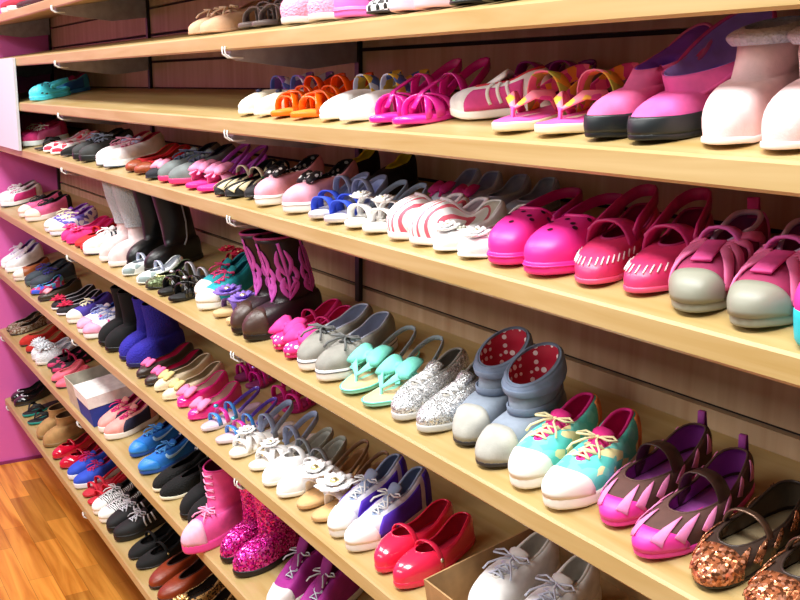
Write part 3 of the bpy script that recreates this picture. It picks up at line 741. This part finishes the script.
pair('C', (345, .148), (362, .148), 'slipon', 'black slip-on with mustard yellow lining', dict(c='15151A', lining='F4E420', sole='rubber:101014', slh=.012, L=0.1, W=0.05))
pair('C', (316, .014), (336, .014), 'sandal', 'royal blue sandal with grey heel straps', dict(aw=0.012, hw_=0.012, W=0.052, sole='silver:E0DCE0', bed='D8D4E0', sc='2C50D8', straps=((.24, .024, .014), (.36, .03, .012)), heel='8C94B4', ankle='9AA2C4', back='A8B4E4', L=0.125))
pair('C', (354, .014), (372, .014), 'sandal', 'white sandal with flower straps, beside blue sandals', dict(sole='rubber:F0EAE0', bed='F4F0E8', sc='FFFFFF', straps=((.25, .024, .014), (.42, .03, .012)), flw='FFFFFF', heel='8A98B0', bows=.03, L=0.12, W=0.052))
pair('C', (392, .014), (410, .014), 'slipper', 'white slipper with diagonal pink stripes', dict(c='stripes:FFFFFF:F06A80', sole='rubber:F8F0F0', lining='F4E8F0', W=0.052, L=0.12), th=-8)
pair('C', (436, .148), (456, .148), 'flat', 'lavender white flat with magenta ribbon', dict(c='D8DCF4', ins='B8C0E8', bow_='E02890', bows=.034, sole='rubber:C8C8D8', L=0.1, W=0.05))
pair('C', (432, .012), (452, .012), 'flat', 'white beaded flat with small flower', dict(c='FFFFFF', ins='F4F0E4', flw='FFFFFF', bows=.034, bead='rubber:C8C8B8', sole='rubber:F4F0E8', L=0.12, W=0.052), th=4)
pair('C', (484, .148), (508, .148), 'flat', 'silver ballet flat behind white beaded flats', dict(c='silver:B8C4DC', ins='B8C4D8', sole='rubber:8A8A90', L=0.1, W=0.05))
pair('C', ('p', 487, 266), ('p', 528, 277), 'clog', 'magenta foam clog with vent holes', dict(c='rubber:EE2E96', strap='rubber:B81C78', L=.16, W=0.065), th=14)
pair('C', ('p', 588, 290), ('p', 643, 300), 'slipon', 'rose pink moccasin shoe with white toe stitching', dict(c='leather:E83C74', sole='rubber:E05078', lining='B02868', stitch='FFE8EC', strap='leather:D83480', slh=.006, L=.165, W=0.06, hm=.03), th=18)
pair('C', (680, .014), (748, .014), 'sport', 'pink closed sport sandal with grey rubber toe', dict(W=.061), th=18)
#dict(sole='rubber:B8B4A4', bed='C86088', sc='F478AC', straps=((.3, .036, .014), (.44, .042, .013), (.58, .047, .013), (.72, .052, .014)), tbar='E8509A', heel='D060B8', heelh=.055, hw_=.014, L=.165, W=.076, slh=.012), th=20)
one('C', (800, .006), 'sneaker', 'hot pink shoe with turquoise sole at the right edge', dict(c='F82894', sole='rubber:20C8D8', slh=.03, lining='D01C78', laces=False, W=0.056), th=18)
# D
pair('D', (-6, .02), (2, .014), 'sneaker', 'white and pink sneaker with big looped laces', dict(c='F4F0F4', sole='rubber:F8F4F6', panel='E83C90', lining='8A7078', lace='FFFFFF', mud='rubber:202428', L=.165))
pair('D', (20, .012), (27, .01), 'sneaker', 'pink mesh sneaker with black heel', dict(c='F06AA0', sole='rubber:F8E8E4', toe='rubber:FFE8DC', heel='141418', lining='141418', tongue='1A1A1E', lace='1A1A1E', L=.165))
pair('D', (46, .01), (52, .008), 'canvas', 'violet blue print sneaker with long white sole', dict(c='floral:E8E4F4:5A50B0:8A78D0', sole='rubber:E8E8FA', lining='9A50C8', L=.16))
pair('D', (63, .01), (70, .01), 'flat', 'hot pink mesh flat', dict(c='F8308C', ins='E8408C', flw='FF60A8', bows=.04, sole='rubber:D82070', ht=.03))
pair('D', (76, .014), (83, .014), 'flat', 'scarlet red flat beside hot pink mesh flats', dict(c='E02828', ins='B82020', sole='rubber:8A1818', strap='E02828'))
one('D', (80, .004), 'sneaker', 'long low white sneaker with black cleat marks', dict(c='FFFDFC', sole='rubber:FFF4F0', lace='FFFFFF', mud='rubber:3A3A40', stripe='3A4450', L=.15, W=.06))
pair('D', (101, .012), (112, .012), 'boot', 'pale pink boot with tall grey plush shaft', dict(W=0.056, c='suede:F8DCDC', sole='rubber:F4E8E4', shaft=.2, lean=(-.03, .0), cuff='fuzzy:B8BCC4', cuffh=.125, fcuff=True, lining='E8E8EE', L=.165, rx=.03, ry=.036))
pair('D', (131, .04), (146, .05), 'boot', 'tall black boot with silver side zip', dict(W=0.054, c='leather:101012', sole='rubber:080808', shaft=.2, lean=(-.02, 0), zipc='metal:C8D0E0', lining='060606', L=.16))
pair('D', (124, .006), (134, .006), 'flat', 'silver and white camouflage flat', dict(c='floral:E8ECEC:8A9A9A:FFFFFF', ins='D0D4DC', strap='silver:C0C8E0', sole='rubber:D8D8CC', L=.12, W=.055), th=6)
one('D', (147, .006), 'flat', 'olive sparkle flat with pale beads', dict(c='glitter:5A6A40', ins='1A1A18', bead='metal:E8E8A8', sole='rubber:15150F', L=.12, W=.055), th=6)
pair('D', (159, .006), (173, .006), 'sandal', 'black sandal with silver crossing straps', dict(sole='rubber:101010', bed='151515', sc='patent:101010', straps=((.25, .026, .012), (.45, .034, .012)), cross=True, gem='metal:E0E0E8', ankle='silver:C8C8D0', L=.15, W=0.05))
pair('D', (222, .155), (236, .155), 'sandal', 'crimson strappy sandal behind white toed sneakers', dict(W=0.05, sole='rubber:3A1018', bed='4A1420', sc='D01840', straps=((.25, .03, .008), (.4, .04, .008), (.55, .046, .008)), heel='C81848', ankle='D81848', flw='E02050', L=0.1))
pair('D', ('p', 192, 300), ('p', 200, 312), 'sneaker', 'teal sneaker with white toe and pink star flower', dict(W=0.054, c='1CA8B4', sole='rubber:F8F6F0', toe='rubber:FCFAF4', lining='1890A0', lace='F03880', L=.15, high=.01))
pair('D', ('p', 214, 319), ('p', 231, 328), 'sandal', 'tan sandal with ruffled purple flowers', dict(sole='rubber:C8A878', bed='D8BC8C', sc='7A5AB0', straps=((.28, .022, .012), (.45, .03, .01)), flw='8A6ACC', bows=.055, petals=9, heel='8A7A60', L=.14, W=0.05), th=8)
pair('D', (231, .012), (246, .012), 'boot', 'dark brown western boot with pink violet flame inlay', dict(c='leather:2A1A20', sole='rubber:1A1210', toe='leather:4A342C', shaft=.158, lean=(-.01, -.012), flame='E060D0', lining='15080F', trim='B03880', L=.165, W=0.056, rx=.033, ry=.04), th=6)
pair('D', ('p', 284, 357), ('p', 297, 366), 'flat', 'hot pink peep toe shoe with white dots', dict(c='F02888', ins='D82070', toe='dots:F02888:FFF0FA', bow_='F83C9C', bows=.056, strap='D01C70', strh=.04, st=.55, sole='rubber:D81C6C', slh=.008, L=.165, W=0.052, ht=0.02), th=18)
pair('D', (300, .012), (320, .012), 'slipon', 'grey canvas slip-on with lace bow and white sole', dict(c='9A9890', sole='rubber:F4F2F0', lining='C0C8DC', lace='6A6C6C', sstripe='rubber:5A5A60', slh=.018, L=.175, W=0.064, o=.36), th=18)
pair('D', (350, .012), (374, .012), 'flip', 'tan sandal with mint green bow and mint edge', dict(sole='rubber:A0E4D0', bed='E8C898', thong='8AE8D4', bow_='84ECD8', bows=0.056, heel='A0AEB8', heelh=.038, rimc='rubber:78DCC8', L=.175, W=0.064, slh=.007, bt=.42), th=18)
pair('D', (406, .014), (424, .018), 'sneaker', 'silver glitter sneaker with white laces', dict(c='glitter:D8DCE0', sole='rubber:C8C8C4', lining='A8A49C', lace='FFFFFF', slh=.01, L=.16, W=0.058, knot=False), th=16)
pair('D', (451, .03), (481, .016), 'boot', 'grey suede ankle boot with red dotted lining', dict(c='suede:8C98A8', toe='suede:B8B8B0', sole='rubber:2A2628', slh=.006, shaft=.088, lean=(0, .0), cuff='suede:8494AE', cuffh=.024, lining='dots:C01838:FFF0F0', strap='suede:7C8AA0', L=.155, W=0.062, rx=0.031, ry=.037, flare=1.04, tilt=-.014, toph=.038, wr=.05), th=14)
pair('D', (517, .01), (549, .008), 'canvas', 'turquoise floral canvas sneaker with hot pink lining', dict(c='floral:60D4CC:7ADCD4:F8ECB0', sole='rubber:F8F4EC', lining='F02890', lace='F8ECB8', heel='F08848', L=.165, W=0.06), th=12)
pair('D', (588, .025), (617, .008), 'flat', 'magenta shoe with brown straps and petal cutouts', dict(c='5A3A34', ins='B050B0', lining='9A3CA0', toe='rubber:F03CA8', rays='F48CC4', strap='leather:4A322C', stw=.023, strh=.046, st=.55, sole='rubber:E83CA0', slh=.008, L=0.19, W=0.062, ht=.024, toev=.55, loop='A03C98'), th=8)
pair('D', (692, .012), (742, .012), 'flat', 'bronze sequin flat with dark leather heel', dict(c='leather:3A2C26', ins='9A8868', toe='sequin:C87850', strap='metal:8A7060', rays='sequin:C07850', lining='5A4A38', sole='rubber:1A1412', L=.17, W=0.06, toev=.95), th=6)
# E
pair('E', (1, .016), (7, .014), 'sneaker', 'white sneaker heaped with white and violet laces', dict(c='F8F4F8', sole='rubber:FFFFFF', lining='8A70B8', lace='F4F0FF', high=.02, L=.155))
one('E', (15, .008), 'slipon', 'tan brown shoe with white pull cord', dict(c='leather:A85C34', sole='rubber:E8E0D8', lining='5A2A20', toe='rubber:F4E8E0', L=.14, W=.055))
pair('E', (26, .02), (33, .022), 'sneaker', 'slate grey sneaker with blue laces', dict(c='3A4650', sole='rubber:4A5A58', lining='1A2230', lace='3A3C98', L=.165))
one('E', (30, .004), 'flat', 'small flat beaded in pink, blue and aqua', dict(c='floral:C83878:3A58D8:60B8E0', ins='283048', bead='metal:58A8F0', L=.12, W=.05))
one('E', (39, .006), 'flat', 'dark olive brown flat with pale pink bow', dict(c='leather:3A3024', ins='2A241E', bow_='F8A8B8', bows=.03, L=.155, W=.055))
pair('E', (52, .012), (58, .01), 'flat', 'black flat with crimson flower and white trim', dict(c='18141C', ins='201820', pom='E02858', bows=.03, trim='C8C0C8', sole='rubber:E8E4EC', slh=.006, L=.155))
one('E', (69, .012), 'canvas', 'purple print canvas shoe with white toe', dict(c='4A38A8', lining='3A2A88', L=.15, W=.056))
pair('E', (79, .008), (86, .008), 'sneaker', 'white running shoe with magenta side and blue laces', dict(c='F8F4FC', sole='rubber:F8F8FC', swoosh='E82890', lace='9AA8E0', lining='3A60C8', toe='FFB0D4', heel='E82080', L=.17))
pair('E', (100, .02), (108, .02), 'boot', 'plain black boot beside the white running shoes', dict(c='suede:0E0E10', sole='rubber:080808', shaft=.13, lining='050505', L=.16))
pair('E', (121, .025), (129, .022), 'boot', 'indigo blue plush boot', dict(c='fuzzy:2C24A0', sole='rubber:141450', shaft=.13, lining='18145A', L=.165))
pair('E', ('p', 137, 379), ('p', 147, 388), 'flat', 'dark brown flat with bright pink bow', dict(c='leather:3A2C26', ins='D83070', lining='D02868', bow_='F86CA8', bows=.034, L=.165, W=0.048))
pair('E', ('p', 154, 392), ('p', 164, 402), 'flat', 'cream flat with gold bow', dict(c='F0E0C0', ins='B8A888', bow_='E4D08C', bows=.036, sole='rubber:D8C8A0', L=.165, W=0.048))
pair('E', ('p', 178, 409), ('p', 190, 422), 'flat', 'shiny hot pink flat with pale pink bow', dict(c='patent:F02890', ins='E8C8C0', bow_='FF88B8', bows=.042, sole='rubber:E02080', L=.14, W=0.048))
pair('E', (236, .172), (248, .172), 'sandal', 'magenta and grey strappy sandal at shelf back', dict(sole='rubber:8A2868', bed='903070', sc='patent:E018A0', straps=((.28, .03, .01), (.45, .038, .01)), heel='7A8090', ankle='E81CA0', gem='metal:C8A0FF', L=0.085, W=0.045))
pair('E', ('p', 202, 433), ('p', 218, 446), 'sandal', 'pastel soled sandal with blue and pink beaded straps', dict(sole='rubber:D8C8D0', bed='D8BCD0', sc='jelly:3888D8', sc2='jelly:E838A8', straps=((.24, .022, .01), (.36, .026, .01), (.5, .032, .008)), heel='jelly:6A50D0', gem='metal:60C8E8', L=.15, W=0.045))
pair('E', (272, .172), (285, .172), 'sandal', 'hot pink sandal with tall curved heel strap', dict(sole='rubber:C02078', bed='A01860', sc='F028A0', straps=((.3, .03, .012),), heel='E81C98', heelh=.045, ankle='E81C98', L=0.085, W=0.048))
pair('E', ('p', 231, 460), ('p', 252, 473), 'sandal', 'white sandal with pale blue heel loop', dict(aw=0.013, hw_=0.013, sole='rubber:F0E8D8', bed='F8F0E4', sc='FFFFFF', straps=((.2, .02, .014), (.34, .026, .014)), cross=True, flw='FFFFFF', heel='A8B8DC', ankle='A8B8E0', heelh=.042, L=.165, W=0.054), th=14)
pair('E', ('p', 264, 488), ('p', 285, 504), 'sandal', 'white leather sandal with silver grey heel loop', dict(hw_=0.013, sole='rubber:F4EEE0', bed='F8F2E8', vamp='FFFFFF', vo=.34, sc='FFFFFF', straps=((.5, .036, .012),), heel='A8A89C', ankle='98A0A8', back='B0B0A8', L=.165, W=0.054), th=14)
pair('E', (304, .014), (314, .014), 'sandal', 'tan footbed sandal with white petals and gold beads', dict(sole='rubber:C8A070', bed='E0B47C', sc='FFFFFF', straps=((.3, .026, .02), (.5, .036, .014)), flw='FFFFFF', bows=.062, petals=9, heel='leather:8A6A50', back='leather:A07850', heelh=.045, L=.17, W=0.054), th=14)
pair('E', (326, .012), (346, .012), 'canvas', 'white high top sneaker with violet side and heel', dict(c='E6E2F0', heel='4A28B8', sole='rubber:E8E4E0', toe='rubber:FFFFFF', lining='98A8C8', lace='F4F4F4', panel='5A2CC8', high=.014, L=.175, W=0.054), th=14)
pair('E', (378, .014), (397, .014), 'flat', 'coral red jelly shoe', dict(c='jelly:F02850', ins='jelly:F83C68', lining='B01838', sole='jelly:E82850', slh=.01, L=0.165, W=0.054, ht=.03, strap='jelly:E82850', st=.4), th=12)
# F
pair('F', (2, .014), (8, .014), 'flat', 'brown camouflage flat at the far left', dict(c='leopard:6A4A30:A8A090', ins='3A2A20', L=.15))
pair('F', (20, .012), (27, .014), 'flat', 'brick red suede flat with tan insole', dict(c='suede:C02820', ins='C8A070', L=.155, ht=.026))
pair('F', (33, .01), (39, .01), 'slipper', 'white shaggy fringe slipper', dict(c='fuzzy:E4E8EE', pomc='E0E4EA', L=.15))
pair('F', (46, .03), (52, .03), 'flat', 'black flat with pink brocade pattern', dict(c='floral:181018:C02860:181018', ins='201018', strap='C82860', L=.165))
pair('F', (52, .008), (57, .006), 'flat', 'coral pink flat beside the fringe slippers', dict(c='F87088', ins='F8A0A8', L=.12, W=.055))
pair('F', (100, .01), (107, .01), 'sneaker', 'peach sneaker with magenta laces and navy side', dict(c='F8A8A0', sole='rubber:F4ECE4', lace='F03088', lining='C82870', panel='2A2848', high=.01, L=.165))
pair('F', ('p', 136, 464), ('p', 142, 477), 'sneaker', 'bright blue sneaker with pale marks', dict(W=0.058, c='1C78D8', sole='rubber:1850A8', lining='103880', lace='58B0F8', swoosh='B0DCFF', toe='rubber:2C88E4', slh=.012, L=.17))
pair('F', (147, .008), (156, .008), 'slipon', 'black plush slip-on with cream sole', dict(W=0.054, c='fuzzy:0C0C0C', sole='rubber:F0E8D0', lining='0A0A0A', slh=.008, L=.15), th=8)
pair('F', (190, .15), (196, .15), 'slipper', 'dotted navy slipper behind black slip-ons', dict(c='dots:1C2034:E8E8E8', sole='rubber:D8D4B8', L=.11, W=.054))
pair('F', (182, .012), (190, .012), 'boot', 'black suede low boot beside pink lace boot', dict(W=0.052, c='suede:121214', sole='rubber:080808', shaft=.085, lining='050505', L=.16), th=8)
one('F', (186, -.034), 'boot', 'bright pink lace-up boot with pale toe', dict(c='F85CA8', toe='FFC0DC', sole='rubber:F048A0', lace='FFA8D0', lining='6A1C48', shaft=.135, lean=(0, .004), L=.18, W=0.058, slh=.02, trim='E83C94'), th=16)
pair('F', (222, .012), (236, .012), 'boot', 'magenta sequin boot', dict(c='sequin:E818A0', sole='rubber:1A1014', shaft=.155, lining='3A0828', L=.165, W=0.058, trim='sequin:C010C0'), th=8)
pair('F', (270, .012), (292, .012), 'canvas', 'purple high sneaker with grey looped laces', dict(c='A01C88', sole='rubber:E8E8E4', lace='C8CCD4', lining='8A1878', high=.05, L=.18, W=0.058, toe='rubber:E8E4E4'), th=14)
# G
pair('G', (6, .012), (12, .012), 'flat', 'shiny black flat at far left end', dict(c='patent:101014', ins='181818', bead='metal:E0E0E8', L=.15, ht=.028))
pair('G', (23, .012), (29, .012), 'flip', 'black thong sandal with teal edge', dict(sole='rubber:108C80', bed='1A1A1C', thong='141418', L=.155))
pair('G', (38, .008), (45, .01), 'boot', 'tan suede low boot', dict(c='suede:B8905C', sole='rubber:8A6A40', shaft=.075, lining='5A4028', L=.15))
pair('G', (53, .008), (61, .01), 'flat', 'cherry red patent flat', dict(c='patent:C80C30', ins='8A1020', sole='rubber:600818', strap='patent:C80C30', ht=.03, L=.155))
pair('G', (69, .01), (76, .01), 'sneaker', 'blue mesh sneaker with magenta laces', dict(c='2850D0', sole='rubber:E8E8F0', lace='E02878', lining='B82070', L=.165))
pair('G', (84, .014), (90, .014), 'sandal', 'red strappy sandal beside blue mesh sneakers', dict(sole='rubber:C01C30', bed='C82838', sc='D82038', straps=((.25, .026, .01), (.42, .034, .01)), heel='D82038', L=.155))
pair('G', (94, .008), (101, .01), 'canvas', 'zebra print sneaker with white toe', dict(c='zebra:F0F0F0:181818', lining='202020', lace='E8E8E8', L=.16))
pair('G', (108, .01), (116, .012), 'sneaker', 'black sneaker with white side stripes', dict(c='141416', sole='rubber:101012', stripe='F4F4F8', lace='E8E8F0', lining='0C0C0C', L=.165))
pair('G', (129, .012), (138, .014), 'flat', 'matte black flat with gold button', dict(c='suede:121212', ins='181414', strap='suede:121212', btn='metal:E8D8A0', L=.16))
pair('G', (150, .01), (160, .01), 'slipon', 'chestnut brown loafer', dict(c='leather:8A3414', sole='rubber:2A140C', lining='3A180C', slh=.006, L=.165))
pair('G', (171, .01), (182, .01), 'flat', 'leopard print flat with gold buckle', dict(c='leopard:B88C50:1A120C', ins='2A1C14', flw='metal:D8B878', bows=.04, L=.16))
pair('G', (196, .01), (208, .01), 'flat', 'dull black flat at bottom edge', dict(c='1A1614', ins='241C18', L=.16))

# ------------------------------------------------------------------ boxes
def rbox(name, spec, par, lo, hi): return MB().box(lo, hi).build(name, spec, par)
def open_box(label, cat, sh, px, y, wx, dy, hz, spec, inner, th=0, name='shoebox', flaps=None):
    p = shelf_pt(sh, px, y); R = Matrix.Rotation(ANG, 3, 'X') @ Matrix.Rotation(radians(th), 3, 'Z')
    e = empty(name, p + Vector((0, 0, .0006)), R.to_euler()); t = .0025
    rbox('bottom_panel', spec, e, (0, 0, 0), (wx, dy, t)); rbox('front_panel', spec, e, (0, 0, t), (wx, t, hz)); rbox('back_panel', inner, e, (0, dy - t, t), (wx, dy, hz))
    rbox('side_panel', spec, e, (0, t, t), (t, dy - t, hz)); rbox('side_panel', spec, e, (wx - t, t, t), (wx, dy - t, hz))
    if flaps:
        for q in flaps: 
            m = MB(); m.v += [tuple(v) for v in q] + [tuple(Vector(v) + Vector((0, 0, .002))) for v in q]; n = len(q)
            m.f += [tuple(range(n))[::-1], tuple(range(n, 2*n))] + [(i, (i+1) % n, n + (i+1) % n, n + i) for i in range(n)]
            m.fl = set(range(len(m.f))); m.build('flap', spec, e)
    tag(e, label, cat); return e
o = open_box('open brown cardboard box holding white sneakers, right end of sixth shelf down', 'box', 'E', 430, .012, .34, .225, .062, 'B08A5C', 'B08A5C', name='cardboard_box',
    flaps=[[(.0, .222, .0625), (.34, .222, .0625), (.32, .2275, .125), (.02, .2275, .125)]])
Q.append(dict(sh='E', x=1.925, y=.035, kind='sneaker', label='white leather sneaker in the cardboard box, left of its pair', group='white sneakers in the cardboard box', opt=dict(c='F6F4F2', sole='rubber:F0EEEA', lace='E4E8FA', lining='E8E4DC', slh=.02, L=.165, W=.068), th=10, side=-1, h=.012, rx=0, ry=0, free=True, hw=.035))
Q.append(dict(sh='E', x=2.005, y=.035, kind='sneaker', label='white leather sneaker in the cardboard box, right of its pair', group='white sneakers in the cardboard box', opt=dict(c='F6F4F2', sole='rubber:F0EEEA', lace='E4E8FA', lining='E8E4DC', slh=.02, L=.165, W=.068), th=10, side=1, h=.012, rx=0, ry=0, free=True, hw=.035))
o = open_box('open grey shoebox with tissue beside white lidded shoebox, seventh shelf down', 'box', 'F', 70.5, .01, .118, .22, .085, 'C4BCA8', '9C98A0')
tis = MB(); rd = random.Random(3)
p = o.location; 
tis.grid([[Vector((.01 + .11*i/8, .02 + .18*j/10, .045 + rd.uniform(-.012, .012))) for i in range(9)] for j in range(11)]).build('tissue_paper', 'C8C4CC', o)
# closed white and blue shoebox
p = shelf_pt('F', 80, .008); e = empty('shoebox', p + Vector((0, 0, .0006)), Matrix.Rotation(ANG, 3, 'X').to_euler())
rbox('box_base', '2A3C9C', e, (.002, .002, 0), (.148, .228, .08)); rbox('lid', 'F2F0EC', e, (0, 0, .055), (.15, .23, .088))
tag(e, 'closed shoebox with white lid and dark blue base, seventh shelf down', 'box')
settle(); build_all()
